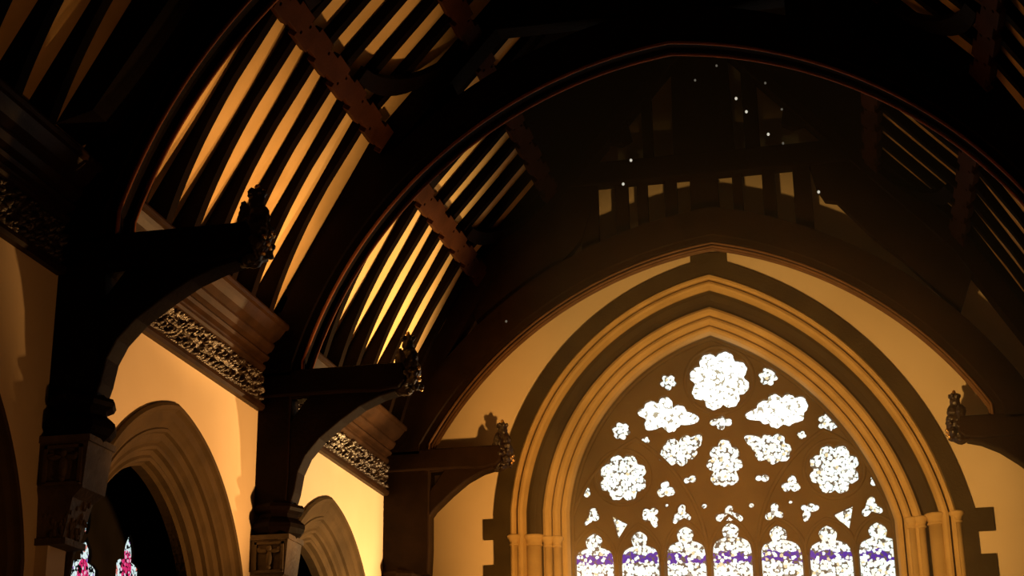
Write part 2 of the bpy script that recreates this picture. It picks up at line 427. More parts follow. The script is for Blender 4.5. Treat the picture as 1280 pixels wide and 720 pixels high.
# purlins: notched boards fixed along the slope, with peg holes
def slope_frame(sx, base, up):
    b = Vector((sx*base[0], 0, base[1])); u = Vector((sx*up[0], 0, up[1])).normalized()
    nrm = Vector((-sx*u.z*1.0, 0, -abs(u.x))) if True else None
    nrm = Vector((-sx*abs(u.z), 0, -abs(u.x))).normalized()
    return b, u, nrm
def purlin(sx, base, up, ya, yb, half, label, grp, seed):
    b, u, nrm = slope_frame(sx, base, up)
    rnd = random.Random(seed)
    t = thing('purlin', label, 'purlin', (b.x, ya, b.z), grp)
    st = .66; top = []; y = ya
    k = 0; lo = []
    while y < yb-.01:
        y2 = min(yb, y+st*.62); y3 = min(yb, y+st)
        top += [(y, half), (y2, half)]; 
        if y3 > y2: top += [(y2, half-.055), (y3, half-.055)]
        lo += [(y, -half+.055), (min(yb, y+st*.38), -half+.055), (min(yb, y+st*.38), -half), (y3, -half)]
        y = y3
    out = top + list(reversed(lo))
    clean = []
    for p in out:
        if not clean or (abs(p[0]-clean[-1][0])+abs(p[1]-clean[-1][1])) > 1e-4: clean.append(p)
    hs = []
    y = ya+.33
    while y < yb-.2:
        for v in (-.07, .06):
            if rnd.random() < .75: hs.append([(y+(.10 if v > 0 else 0)+.022*math.cos(a), v+.022*math.sin(a)) for a in [2*PI*i/8 for i in range(8)]])
        y += .66
    def fn(p, q, w):
        r = b + u*q + nrm*(.19+w); return (r.x, p, r.z)
    curve_plate('notched_board', clean, hs, .05, fn, M_RED, t, bevel=.008)
    def fn2(p, q, w):
        r = b + u*q + nrm*(.10+w); return (r.x, p, r.z)
    curve_plate('purlin_beam', [(ya, -half*.6), (yb, -half*.6), (yb, half*.6), (ya, half*.6)], [], .05, fn2, M_OAK, t)
LOWP, LUP = (3.93, 10.27), (-1.0, 1.5)
UPP, UUP = (2.72, 11.62), (-1.0, 1.127)
k = 0
for ya, yb, bay in [(Y_T[0]+TH, Y_T[1], 'middle bay'), (Y_T[1]+TH, Y_T[2], 'far bay')]:
    for sx, side in ((-1, 'left'), (1, 'right')):
        purlin(sx, LOWP, LUP, ya, yb, .17, f'lower notched purlin across the rafters, {side} slope, {bay}', 'notched purlins', k); k += 1
        purlin(sx, UPP, UUP, ya, yb, .16, f'upper notched purlin across the rafters, {side} slope, {bay}', 'notched purlins', k); k += 1

# curved wind braces lying in the upper slope
def wind_brace(sx, y_t, dirn, label):
    b, u, nrm = slope_frame(sx, (KNEE[0], KNEE[1]), UUP)
    o = []; i_ = []
    L, H = 1.55, 1.45
    for k in range(13):
        a = PI/2*k/12
        o.append((y_t+dirn*L*(1-math.sin(a)), .20+H*(1-math.cos(a))*1.0))
    # band of constant width hugging the curve
    band = []
    for k in range(13):
        a = PI/2*k/12
        wd = .17+.10*math.sin(2*a)
        band.append((y_t+dirn*(L*(1-math.sin(a))+wd*math.sin(PI/2-a)*.2), .20+H*(1-math.cos(a))+wd))
    ring = o + list(reversed(band))
    def fn(p, q, w):
        r = b + u*q + nrm*(.17+w); return (r.x, p, r.z)
    ob = curve_plate('wind_brace', ring, [], .05, fn, M_OAK)
    tag(ob, label, 'wind brace', 'curved wind braces')
for y_t, dirn, lab in [(Y_T[1], -1, 'before the second truss'), (Y_T[1]+TH, 1, 'just beyond the second truss'), (Y_T[2], -1, 'before the truss at the end wall'), (Y_T[0]+TH, 1, 'just beyond the nearest truss')]:
    for sx, side in ((-1, 'left'), (1, 'right')):
        wind_brace(sx, y_t, dirn, f'curved dark wind brace in the {side} roof slope {lab}')

for sx, side in ((-1, 'left'), (1, 'right')):  # dark sheets added where the upper roof lies out of the light
    b, u_, nr = slope_frame(sx, UPP, UUP)
    mbb = MB(); V = []
    for y in (19.95, Y_T[2]):
        for q, w in ((.18, .03), (3.9, .03), (3.9, .07), (.18, .07)):
            p = b+u_*q+nr*(w+.08); V.append((p.x, y, p.z))
    mbb.add(V, [(0, 1, 2, 3), (4, 5, 6, 7), (0, 1, 5, 4), (1, 2, 6, 5), (2, 3, 7, 6), (3, 0, 4, 7)])
    tag(mbb.build('roof_shade_sheet', M_RAFTER), f'added dark sheet for the shade above the upper purlin of the far bay, {side} slope', 'shade sheet', 'dark shade sheets in the roof')
V = [];
pb = MB()
for y in (12.45, Y_T[0]-.02):
    pb_ = [(-5.22, 7.95), (-3.9, 10.30), (-1.5, 13.0), (-1.5, 12.5), (-3.6, 9.98), (-4.85, 8.05)]
    V += [(x, y, z) for x, z in pb_]
pb.add(V, [tuple(range(6)), tuple(range(6, 12))]+[(i, (i+1) % 6, 6+(i+1) % 6, 6+i) for i in range(6)])
tag(pb.build('principal_rafter', M_RAFTER), 'broad black principal timber on the left roof slope before the nearest truss', 'rafter')
def carved_end(name, sx, x, y, z, t, big=1.0):
    """carved half-figure with a leafy crown at a hammer beam end: lumps fused by a voxel remesh"""
    mb = MB(); r = random.Random(int(x*100+y*10))
    g = lambda a, b, c: (-sx*a, y+b, z+c)
    mb.ball(g(-x, 0, .0), .17, (1, 1, 1.15), .25)
    mb.ball(g(-x+.05, 0, .20), .12, (.9, .8, 1.1), .2)
    mb.ball(g(-x+.02, 0, .36), .085, (.95, .9, 1.15), .15)
    for i in range(6):
        a = 2*PI*i/6; mb.ball(g(-x+.02+.07*math.cos(a), .07*math.sin(a), .45), .034, (1, 1, 1.3), .1, 1)
    for s in (-1, 1):
        mb.ball(g(-x-.04, s*.15, .15), .10, (.7, .45, 1.5), .5)
        mb.ball(g(-x+.11, s*.08, .10), .055, (1.2, .8, .8), .3)
        mb.ball(g(-x+.10, s*.12, -.12), .07, (1, 1, 1), .5)
    mb.ball(g(-x+.14, 0, .03), .09, (.5, 1.0, 1.25), .15)
    for i in range(16):
        a = r.uniform(0, 2*PI); mb.ball(g(-x+.10+r.uniform(-.10, .07), .17*math.cos(a), -.06+.15*math.sin(a)), r.uniform(.03, .05), (1, 1, 1), .5, 1)
    mb.ball(g(-x-.02, 0, -.20), .12, (1.1, 1, .8), .4)
    me = bpy.data.meshes.new(name); me.from_pydata([tuple(v) for v in mb.v], [], mb.f)
    tmp = bpy.data.objects.new('t', me); col.objects.link(tmp)
    md = tmp.modifiers.new('r', 'REMESH'); md.mode = 'VOXEL'; md.voxel_size = .014; md.use_smooth_shade = True
    dg = bpy.context.evaluated_depsgraph_get(); dg.update()
    m2 = bpy.data.meshes.new_from_object(tmp.evaluated_get(dg)); bpy.data.objects.remove(tmp)
    for v in m2.vertices:
        n_ = noise.noise(Vector(v.co)*26); v.co = v.co + v.normal*.012*n_
    m2.materials.clear(); m2.materials.append(M_CARVE)
    for p in m2.polygons: p.use_smooth = True
    o = link(bpy.data.objects.new(name, m2), t)
    gm = MB()
    for i in range(7):
        gm.ball(g(-x+.16+r.uniform(-.02, .02), r.uniform(-.14, .14), r.uniform(-.22, .08)), r.uniform(.018, .034), (1, 1, 1), .4, 2)
    gm.ball(g(-x+.02, 0, .50), .03, (1, 1, 1.6), .2)
    gg = gm.build('gilded_leaves', M_GILT, o, smooth=True)
    tag(gg, 'gilded leaf highlights'); return o

def truss(k, y0, dz, pts, ext, hole_x, post_x, label, sides, lower=True):
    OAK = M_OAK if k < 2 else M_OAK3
    t = thing('roof_truss', label, 'roof truss', (0, y0, 0), 'arched hammer beam trusses')
    A = Arch(pts, 6.95+dz)
    prof = [(-ext, 0), (-.12, 0), (-.10, .025), (-.03, .03), (0, .06), (0, .12), (-.03, .14), (-.03, .27), (0, .29), (0, .35), (-.03, .38), (-.10, .385), (-.12, TH), (-ext, TH)]
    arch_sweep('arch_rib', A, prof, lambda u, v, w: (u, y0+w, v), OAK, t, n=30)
    rolls = [(.012, .035, .022), (.028, .335, .024), (.0, .385, .018)] if k < 2 else [(.02, .03, .02), (.035, .14, .022), (.035, .25, .022), (.02, .36, .02)]
    for d, w, r in rolls:
        mb = MB(); P = A.path(d, 36, True); tube(mb, [(p[0], y0+w, p[1]) for p in P], r, 8)
        mb.build('roll_moulding', M_MOULD if k < 2 else M_DULL, t, smooth=True)
    for sx in (-1, 1):
        s = lambda L: [(sx*-a, b) for a, b in L] if sx == 1 else L
        if (sx == -1) or 'R' in sides:
            z0 = 5.42 if lower else 5.42
            body = [(-5.40, 5.40), (post_x-.02, 5.40), (post_x, 5.8), (post_x, 7.0+dz), (-4.95, 7.9), (-5.05, 8.2), (-5.25, 8.0), (-5.40, 7.9)]
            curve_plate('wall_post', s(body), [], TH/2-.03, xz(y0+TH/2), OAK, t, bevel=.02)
            zt, zb = 7.02+dz, 6.68+dz
            beam = [(-5.38, zt), (-3.75, zt), (-3.50, zt), (-3.47, zt-.08), (-3.47, zb+.10), (-3.55, zb+.02), (-3.8, zb-.02), (-4.2, zb-.0), (-5.38, zb)]
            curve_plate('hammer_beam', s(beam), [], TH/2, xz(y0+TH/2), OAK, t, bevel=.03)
            lo = [(-5.1, 5.40), (-4.93, 5.42), (-4.88, 5.58), (-4.84, 5.80), (-4.75, 5.98), (-4.57, 6.17), (-4.3, 6.36), (-4.05, 6.51), (-3.8, 6.61), (-3.6, 6.66)]
            br = [(a, b+dz*(b-5.4)/1.2 if b < 6.6 else b+dz) for a, b in lo] + [(-3.6, zb+.03), (-5.2, zb+.03)]
            hl = [(hole_x, zb-.30), (hole_x+.20, zb-.03), (hole_x, zb-.03)]
            curve_plate('curved_brace', s(br), [list(s(hl))], TH/2-.06, xz(y0+TH/2), OAK, t, bevel=.02)
            mb = MB(); c = (sx*5.12, y0+TH/2)
            mb.lathe(c, [(.20, 5.50), (.24, 5.46), (.31, 5.44), (.33, 5.40), (.31, 5.36), (.25, 5.33), (.25, 5.28), (.29, 5.25), (.345, 5.20), (.345, 5.15), (.30, 5.09), (.25, 5.05), (.23, 5.02)], 8)
            mb.build('moulded_capital', OAK, t)
            carved_end('carved_figure', sx, 3.50, y0+TH/2, zt-.10, t)
        pr = [(-5.25, 7.9), (-KNEE[0], KNEE[1]), (0, 14.7), (0, 14.22), (-KNEE[0]+.26, KNEE[1]-.24), (-4.85, 8.0)]
        curve_plate('principal_rafter', s(pr), [], TH/2-.03, xz(y0+TH/2), OAK, t)
    curve_plate('collar_beam', [(-2.55, 11.64), (2.55, 11.64), (2.35, 12.02), (-2.35, 12.02)], [], TH/2-.05, xz(y0+TH/2), OAK, t, bevel=.015)
    return t, A

P12 = [(-4.82, 7.25), (-2.85, 10.05), (0, 11.17), (2.85, 10.05), (4.82, 7.25)]
P3 = [(-4.66, 7.44), (-2.53, 9.59), (0, 10.45), (2.60, 9.18), (4.01, 7.52)]
truss(0, Y_T[0], 0, P12, .50, -4.92, -4.93, 'nearest roof truss, its hammer beam black at the left', 'L')
t2, A2 = truss(1, Y_T[1], .13, P12, .50, -4.95, -4.96, 'second roof truss, its great arch sweeping over the whole view', 'L')
t3, A3 = truss(2, Y_T[2], .34, P3, .58, -4.62, -4.64, 'roof truss against the end wall, framing the great window', 'LR')
# boarded spandrels between arch and principal rafter
for s_ in (-1, 1):
    L = [(s_*4.3, 9.2), (s_*3.4, 9.95), (s_*2.7, 10.55)] + ([(s_*2.95, 11.1)] if s_ < 0 else [(1.5, 11.1), (1.5, 12.4)]) + [(s_*3.2, 11.0), (s_*3.85, 10.3)]
    curve_plate('spandrel_board', L, [], .08, xz(Y_T[1]+TH/2), M_OAK, t2)
# framing above the arch of the end truss
for a, b in [(-2.12, -1.83), (-1.54, -1.33), (-1.18, -1.01), (-.73, -.53), (-.31, .14), (.37, .53), (.85, 1.06), (1.34, 1.62)]:
    curve_plate('stud', [(a, 10.6 if abs(a) < 1.2 else 10.2), (b, 10.6 if abs(a) < 1.2 else 10.2), (b+.0, 11.68), (a, 11.68)], [], .07, xz(Y_T[2]+.26), M_OAK3, t3, bevel=.01)
curve_plate('king_post', [(-.55, 12.0), (.45, 12.0), (.40, 14.3), (-.5, 14.3)], [], .12, xz(Y_T[2]+.2), M_OAK3, t3, bevel=.01)
for L in ([(-1.05, 12.0), (-.88, 12.0), (-.88, 13.6), (-1.05, 13.4)], [(.62, 12.0), (.86, 12.0), (.86, 13.5), (.62, 13.6)]):
    curve_plate('queen_post', L, [], .08, xz(Y_T[2]+.22), M_OAK3, t3, bevel=.01)
for s in (-1, 1):
    cur = [(s*2.15, 12.02), (s*1.85, 12.25), (s*1.62, 12.38), (s*1.40, 12.33), (s*1.22, 12.42), (s*1.28, 12.7), (s*1.22, 13.05), (s*1.02, 13.4), (s*1.1, 13.6), (s*1.75, 12.95), (s*2.3, 12.3)]
    curve_plate('collar_brace', cur, [], .08, xz(Y_T[2]+.2), M_OAK3, t3)
    sp = ([(-1.83, 11.66), (-1.95, 11.2), (-2.1, 10.75), (-2.25, 10.55), (-2.9, 9.92)] if s < 0 else [(1.62, 11.66), (1.70, 11.25), (1.82, 11.02), (2.0, 10.98), (2.2, 10.72), (2.5, 10.35), (2.95, 9.9)]) + [(s*3.7, 9.0), (s*4.05, 9.9), (s*2.6, 11.66)]
    curve_plate('spandrel_board', sp, [], .08, xz(Y_T[2]+.2), M_OAK3, t3)

# ------------------------------------------------------------------ stone corbels carrying the posts
def corbel(sx, y0, label):
    yc = y0+TH/2; t = thing('stone_corbel', label, 'corbel', (sx*WX, yc, 4.05), 'carved corbels under the roof posts')
    def slab(mb, z0, z1, p0, p1, h0, h1):
        v = []
        for z, p, h in ((z0, p0, h0), (z1, p1, h1)):
            v += [(sx*WX, yc-h, z), (sx*(WX-p), yc-h, z), (sx*(WX-p), yc+h, z), (sx*WX, yc+h, z)]
        mb.add(v, [(0, 1, 2, 3), (4, 5, 6, 7), (0, 1, 5, 4), (1, 2, 6, 5), (2, 3, 7, 6), (3, 0, 4, 7)])
    mb = MB(); slab(mb, 5.00, 5.06, .50, .50, .27, .27); slab(mb, 4.58, 5.00, .44, .48, .23, .25); slab(mb, 4.50, 4.58, .34, .44, .20, .23)
    mb.build('carved_block', M_CORBEL, t)
    # framed figure with spread arms and a hanging robe on the near face
    mb = MB(); yf = yc-.25
    X = lambda a: sx*(WX-a)
    for (a0, a1, z0, z1) in [(.06, .43, 4.94, 4.97), (.06, .09, 4.62, 4.97), (.40, .43, 4.62, 4.97), (.06, .43, 4.60, 4.63)]:
        mb.box((min(X(a0), X(a1)), yf-.02, z0), (max(X(a0), X(a1)), yf+.06, z1))
    mb.build('panel_frame', M_CORBEL, t)
    mb = MB()
    mb.ball((X(.25), yf-.01, 4.89), .035, (1, .8, 1.1), .1)
    for s in (-1, 1):
        mb.ball((X(.25+s*.08), yf, 4.86), .055, (1.5, .5, .55), .3)
        mb.ball((X(.25+s*.13), yf, 4.88), .04, (1.1, .5, .7), .3)
    mb.ball((X(.25), yf, 4.77), .05, (.8, .7, 2.2), .2); mb.ball((X(.25), yf-.01, 4.66), .03, (1, .8, 1), .2)
    mb.build('relief_figure', M_CORBEL, t, smooth=True)
    mb = MB(); slab(mb, 4.14, 4.50, .26, .34, .17, .20); slab(mb, 4.08, 4.14, .30, .30, .20, .20)
    r = random.Random(3)
    for i in range(46):
        a = r.random(); z = 4.16+.34*r.random(); p = .27+.07*(z-4.14)/.36
        if r.random() < .5: c = (X(p*a), yc-.18, z)
        else: c = (X(p), yc-.17+.34*a, z)
        mb.ball(c, r.uniform(.016, .03), (.8, .7, 1.7), .5, 1)
    mb.build('foliage_block', M_CORBEL, t)
    mb = MB(); slab(mb, .0, 4.08, .12, .12, .17, .17)
    tag(mb.build('wall_shaft', M_PLASTER, t), 'plain shaft below the carving')
corbel(-1, Y_T[0], 'carved stone corbel with a framed relief under the nearest post')
corbel(-1, Y_T[1], 'carved stone corbel at the bottom between the two arches')
corbel(-1, Y_T[2], 'carved stone corbel at the corner of the end wall')

# ------------------------------------------------------------------ great window
win = thing('window_1', 'great pointed stained glass window with flowing tracery', 'window', (0, Y_END, 0), kind='structure')
F_ = lambda u, v, w: (u, Y_END+w, v)
arc = thing('window_arch', 'deeply moulded pointed stone arch round the great window', 'arch', (0, Y_END-.05, 0))
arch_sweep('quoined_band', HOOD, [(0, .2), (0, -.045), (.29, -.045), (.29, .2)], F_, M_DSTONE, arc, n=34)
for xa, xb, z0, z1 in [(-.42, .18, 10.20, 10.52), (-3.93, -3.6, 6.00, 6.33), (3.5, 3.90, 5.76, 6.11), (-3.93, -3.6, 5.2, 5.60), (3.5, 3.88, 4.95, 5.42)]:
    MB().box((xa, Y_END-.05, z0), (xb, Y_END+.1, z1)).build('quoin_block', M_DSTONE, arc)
arch_sweep('hood_roll', HOOD, [(.27, .2), (.27, -.06), (.30, -.10), (.335, -.10), (.36, -.06), (.362, .15), (.386, .15), (.39, -.05), (.43, -.07), (.47, -.05), (.51, .03), (.51, .2)], F_, M_STONE, arc, n=34)
arch_sweep('shadowed_hollow', HOOD, [(.49, .35), (.50, .04), (.54, .17), (.62, .23), (.72, .22), (.79, .15), (.80, .35)], F_, M_DSTONE, arc, n=34)  # darker stone puts the hollow's shade into its colour
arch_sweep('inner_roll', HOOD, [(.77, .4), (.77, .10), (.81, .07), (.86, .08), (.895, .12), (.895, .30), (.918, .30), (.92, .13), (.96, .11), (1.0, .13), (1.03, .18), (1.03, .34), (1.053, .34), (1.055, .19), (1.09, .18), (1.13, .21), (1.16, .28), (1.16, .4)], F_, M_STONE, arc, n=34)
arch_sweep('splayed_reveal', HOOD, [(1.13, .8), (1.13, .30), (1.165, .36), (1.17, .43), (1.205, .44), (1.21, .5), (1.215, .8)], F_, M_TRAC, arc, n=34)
for sx, x0 in ((-1, 3.765), (1, 3.70)):
    for d, r, w in ((.33, .06, -.03), (.62, .125, .10), (.85, .055, .10), (.985, .06, .14)):
        x = sx*(x0-d); cap = 6.06 - (.02 if sx < 0 else 0) - .03*(d > .8)
        c = MB(); c.lathe((x, Y_END+w), [(r, 2.5), (r, cap-.14)], 20)
        o = c.build('nook_shaft', M_STONE, arc, smooth=True)
        c = MB(); c.lathe((x, Y_END+w), [(r, cap-.16), (r+.02, cap-.15), (r+.02, cap-.13), (r+.005, cap-.12), (r+.02, cap-.07), (r+.055, cap-.03), (r+.06, cap), (r+.03, cap+.02)], 20)
        c.build('shaft_capital', M_STONE, o, smooth=True)

def union_ring(cs, n=168):
    cx = sum(c[0]*c[2]**2 for c in cs)/sum(c[2]**2 for c in cs); cz = sum(c[1]*c[2]**2 for c in cs)/sum(c[2]**2 for c in cs)
    P = []
    for i in range(n):
        a = 2*PI*i/n; dx, dz = math.cos(a), math.sin(a); best = .012
        for x, z, r in cs:
            px, pz = x-cx, z-cz; b = px*dx+pz*dz; q = b*b-(px*px+pz*pz-r*r)
            if q >= 0: best = max(best, b+math.sqrt(q))
        P.append(best)
    for _ in range(40):                      # no steep radial steps: cusps stay rounded
        for i in range(n):
            lim = max(P[i-1], P[(i+1) % n])*.93
            if P[i] < lim: P[i] = lim
    P = [(P[i-1]+2*P[i]+P[(i+1) % n])/4 for i in range(n)]
    R_ = sum(P)/n; q = max(5, round(2*PI*R_/.115)); amp = .016 if R_ > .12 else 0
    P = [P[i]+amp*(abs(math.sin(PI*q*i/n))-.55) for i in range(n)]
    return [(cx+math.cos(2*PI*i/n)*P[i], cz+math.sin(2*PI*i/n)*P[i]) for i in range(n)]
PANES = [
   [(-0.099, 8.515, 0.354), (0.224, 8.404, 0.151), (0.057, 8.201, 0.151), (-0.201, 8.18, 0.152), (-0.401, 8.355, 0.153), (-0.424, 8.626, 0.153), (-0.256, 8.832, 0.153), (0.004, 8.851, 0.153), (0.203, 8.674, 0.152)] ,
   [(-1.737, 7.002, 0.281), (-1.492, 6.884, 0.121), (-1.643, 6.746, 0.121), (-1.848, 6.757, 0.121), (-1.99, 6.911, 0.122), (-1.984, 7.12, 0.122), (-1.832, 7.259, 0.122), (-1.625, 7.247, 0.121), (-1.485, 7.092, 0.121)] ,
   [(1.62, 6.942, 0.284), (1.863, 6.821, 0.122), (1.704, 6.677, 0.122), (1.497, 6.688, 0.122), (1.36, 6.848, 0.123), (1.376, 7.065, 0.123), (1.535, 7.21, 0.123), (1.744, 7.197, 0.123), (1.88, 7.036, 0.122)] ,
   [(-0.934, 8.547, 0.099), (-0.854, 8.515, 0.052), (-0.937, 8.459, 0.052), (-1.016, 8.524, 0.053), (-0.982, 8.621, 0.053), (-0.882, 8.615, 0.052)] ,
   [(0.689, 8.526, 0.11), (0.782, 8.499, 0.057), (0.714, 8.428, 0.057), (0.621, 8.455, 0.058), (0.597, 8.552, 0.058), (0.665, 8.623, 0.058), (0.758, 8.596, 0.057)] ,
   [(-1.742, 7.778, 0.109), (-1.65, 7.753, 0.056), (-1.715, 7.685, 0.056), (-1.807, 7.71, 0.057), (-1.834, 7.803, 0.057), (-1.769, 7.872, 0.057), (-1.677, 7.846, 0.057)] ,
   [(1.583, 7.709, 0.117), (1.669, 7.652, 0.06), (1.577, 7.602, 0.06), (1.491, 7.659, 0.06), (1.497, 7.766, 0.06), (1.589, 7.816, 0.06), (1.674, 7.759, 0.06)] ,
   [(-1.349, 7.593, 0.052), (-1.312, 7.579, 0.033), (-1.362, 7.556, 0.033), (-1.386, 7.607, 0.033), (-1.335, 7.63, 0.033)] ,
   [(1.155, 7.527, 0.054), (1.193, 7.512, 0.035), (1.141, 7.488, 0.035), (1.118, 7.542, 0.035), (1.17, 7.566, 0.035)] ,
   [(-1.376, 8.063, 0.079), (-1.241, 8.149, 0.105), (-1.003, 8.186, 0.118), (-1.051, 7.975, 0.183), (-1.253, 7.854, 0.105), (-0.928, 7.819, 0.117), (-0.788, 8.024, 0.13), (-0.702, 7.911, 0.104), (-0.56, 7.902, 0.091), (-0.87, 7.936, 0.169)] ,
   [(0.342, 7.896, 0.064), (0.459, 7.928, 0.089), (0.593, 8.025, 0.114), (0.765, 8.119, 0.114), (0.981, 8.118, 0.101), (1.168, 8.065, 0.101), (1.2, 7.984, 0.088), (1.102, 7.845, 0.113), (0.96, 7.802, 0.113), (0.768, 7.775, 0.114), (0.607, 7.839, 0.101), (0.806, 7.971, 0.177), (0.972, 7.973, 0.164)] ,
   [(-1.067, 7.311, 0.078), (-0.954, 7.238, 0.09), (-0.774, 7.227, 0.09), (-0.917, 7.487, 0.116), (-0.694, 7.539, 0.103), (-0.499, 7.566, 0.077), (-0.529, 7.489, 0.077), (-0.639, 7.351, 0.116), (-0.818, 7.375, 0.168), (-0.986, 7.398, 0.116)] ,
   [(0.595, 7.458, 0.114), (0.772, 7.46, 0.113), (0.889, 7.322, 0.088), (0.844, 7.208, 0.1), (0.678, 7.179, 0.101), (0.505, 7.242, 0.101), (0.463, 7.375, 0.101), (0.662, 7.323, 0.164), (0.367, 7.472, 0.089), (0.295, 7.542, 0.051)] ,
   [(-0.227, 7.827, 0.064), (-0.097, 7.858, 0.064), (0.004, 7.812, 0.064), (-0.115, 7.753, 0.064)] ,
   [(-0.082, 7.435, 0.102), (-0.204, 7.311, 0.115), (0.038, 7.296, 0.114), (-0.277, 7.132, 0.102), (0.091, 7.11, 0.101), (-0.099, 7.122, 0.178), (-0.213, 6.907, 0.114), (0.002, 6.895, 0.114), (-0.114, 6.863, 0.101)] ,
   [(-1.062, 6.839, 0.071), (-1.119, 6.725, 0.077), (-0.99, 6.731, 0.077)] ,
   [(0.955, 6.814, 0.068), (0.86, 6.704, 0.075), (0.997, 6.696, 0.075)] ,
   [(-0.712, 6.897, 0.051), (-0.621, 6.918, 0.064)] ,
   [(0.431, 6.87, 0.05), (0.532, 6.864, 0.063)] ,
   [(-2.339, 6.832, 0.046), (-2.34, 6.767, 0.059)] ,
   [(2.212, 6.755, 0.049), (2.207, 6.691, 0.049)] ,
   [(-2.244, 6.474, 0.065), (-2.208, 6.381, 0.065), (-2.314, 6.335, 0.052), (-2.367, 6.285, 0.033), (-2.26, 6.397, 0.065)] ,
   [(-1.377, 6.402, 0.077), (-1.261, 6.422, 0.064), (-1.393, 6.325, 0.051), (-1.266, 6.293, 0.064), (-1.244, 6.202, 0.038), (-1.315, 6.347, 0.077)] ,
   [(-0.811, 6.449, 0.064), (-0.868, 6.324, 0.07), (-0.922, 6.262, 0.051), (-0.741, 6.304, 0.064), (-0.815, 6.359, 0.064)] ,
   [(-1.051, 6.514, 0.028)] ,
   [(-0.453, 6.469, 0.041)] ,
   [(0.291, 6.441, 0.04)] ,
   [(0.905, 6.459, 0.03)] ,
   [(-0.064, 6.396, 0.063), (-0.184, 6.275, 0.063), (-0.223, 6.264, 0.063), (0.042, 6.263, 0.069), (-0.07, 6.295, 0.088), (0.091, 6.248, 0.056)] ,
   [(0.652, 6.396, 0.062), (0.555, 6.249, 0.062), (0.718, 6.266, 0.062), (0.646, 6.308, 0.062)] ,
   [(1.109, 6.359, 0.049), (1.221, 6.366, 0.062), (1.294, 6.349, 0.049), (1.138, 6.244, 0.062), (1.121, 6.169, 0.037), (1.168, 6.318, 0.062)] ,
   [(2.147, 6.417, 0.061), (2.046, 6.233, 0.061), (2.243, 6.261, 0.061), (2.139, 6.329, 0.085)] ,
   [(-1.013, 5.947, 0.032), (-1.015, 5.897, 0.038)] ,
   [(-0.58, 5.977, 0.032)] ,
   [(0.895, 5.954, 0.043), (0.903, 5.891, 0.037)] ,
]
TRI= [[(-1.935, 6.38), (-1.693, 6.238), (-1.844, 6.014)], [(1.556, 6.222), (1.86, 6.344), (1.768, 5.96)]]
LIGHTS = [(-2.247,6.124,-2.571,-1.939),(-1.515,6.126,-1.811,-1.213),(-0.778,6.165,-1.086,-0.470),(-0.066,6.192,-0.357,0.251),(0.670,6.104,0.399,1.025),(1.433,6.065,1.147,1.789),(2.198,6.075,1.897,2.542)]
def light_ring(xc, zt, xa, xb):
    hw = (xb-xa)/2; xm = (xa+xb)/2; r = []
    s = [(0, 0), (.22, -.035), (.38, -.08), (.44, -.13), (.40, -.19), (.34, -.235), (.60, -.262), (.82, -.30), (.95, -.37), (1, -.48), (1, -.62), (1, -3.0)]
    R = [(xc+(xm-xc)*min(1, -b/.5)+a*hw, zt+b) for a, b in s]; Lf = [(xc+(xm-xc)*min(1, -b/.5)-a*hw, zt+b) for a, b in s[1:]]
    return R + list(reversed(Lf))
rings = [union_ring(c) for c in PANES[:-3]]; tri = [list(t_) for t_ in TRI]; lts = [light_ring(*l) for l in LIGHTS]
outer = HOOD.path(1.10, 34, True); outer = [(x, max(z, 2.6)) for x, z in outer]
YG = Y_END+.50
tr = pierced_plate('tracery', outer, rings+tri+lts, YG, YG+.2, .018, M_TRAC, win)
tag(tr, 'brown stone tracery plate')
for i, r in enumerate(rings): curve_plate('glass_pane', r, [], .006, xz(YG+.10), M_GL2 if i in (0, 9, 10) else M_GL1, win)
for r in tri: curve_plate('glass_pane', r, [], .006, xz(YG+.10), M_GL1, win)
for r in lts: curve_plate('lancet_light', r, [], .006, xz(YG+.10), M_GLL, win)
# mullions and raised ribs
cs = [(-2.66,), (-1.875,), (-1.15,), (-.415,), (.325,), (1.085,), (1.845,), (2.64,)]
for (x,) in cs:
    V = []; 
    for z in (2.6, 5.60): V += [(x-.055, YG+.02, z), (x-.03, YG-.07, z), (x+.03, YG-.07, z), (x+.055, YG+.02, z)]
    mesh_obj('mullion', V, [(0, 1, 5, 4), (1, 2, 6, 5), (2, 3, 7, 6), (3, 0, 4, 7), (0, 1, 2, 3), (4, 5, 6, 7)], M_TRAC, win)
for (xc, zt, xa, xb) in LIGHTS:
    hw = (xb-xa)/2+.065; xm = (xa+xb)/2
    A = Arch([(xm-hw, 5.60), (xm-hw*.72, 5.98), (xc, zt+.10), (xm+hw*.72, 5.98), (xm+hw, 5.60)], 5.5)
    mb = MB(); tube(mb, [(p[0], YG-.01, p[1]) for p in A.path(0, 12, False)], .028, 8)
    mb.build('lancet_rib', M_TRAC, win, smooth=True)
def ring(c, R, r):
    mb = MB(); tube(mb, [(c[0]+R*math.cos(a), YG-.005, c[1]+R*math.sin(a)) for a in [2*PI*i/48 for i in range(48)]], r, 8, closed=True)
    mb.build('ring_rib', M_TRAC, win, smooth=True)
ring(PANES[0][0], .56, .03); ring(PANES[1][0], .45, .03); ring(PANES[2][0], .47, .03)
for pts in ([(-2.66, 5.6), (-2.42, 6.75), (-1.5, 7.62), (-.72, 6.75), (-.415, 5.6)], [(.325, 5.6), (.66, 6.72), (1.50, 7.58), (2.40, 6.65), (2.64, 5.6)]):
    A = Arch(pts, 5.5); mb = MB(); tube(mb, [(p[0], YG-.012, p[1]) for p in A.path(0, 20, False)], .034, 8)
    mb.build('sub_arch_rib', M_TRAC, win, smooth=True)

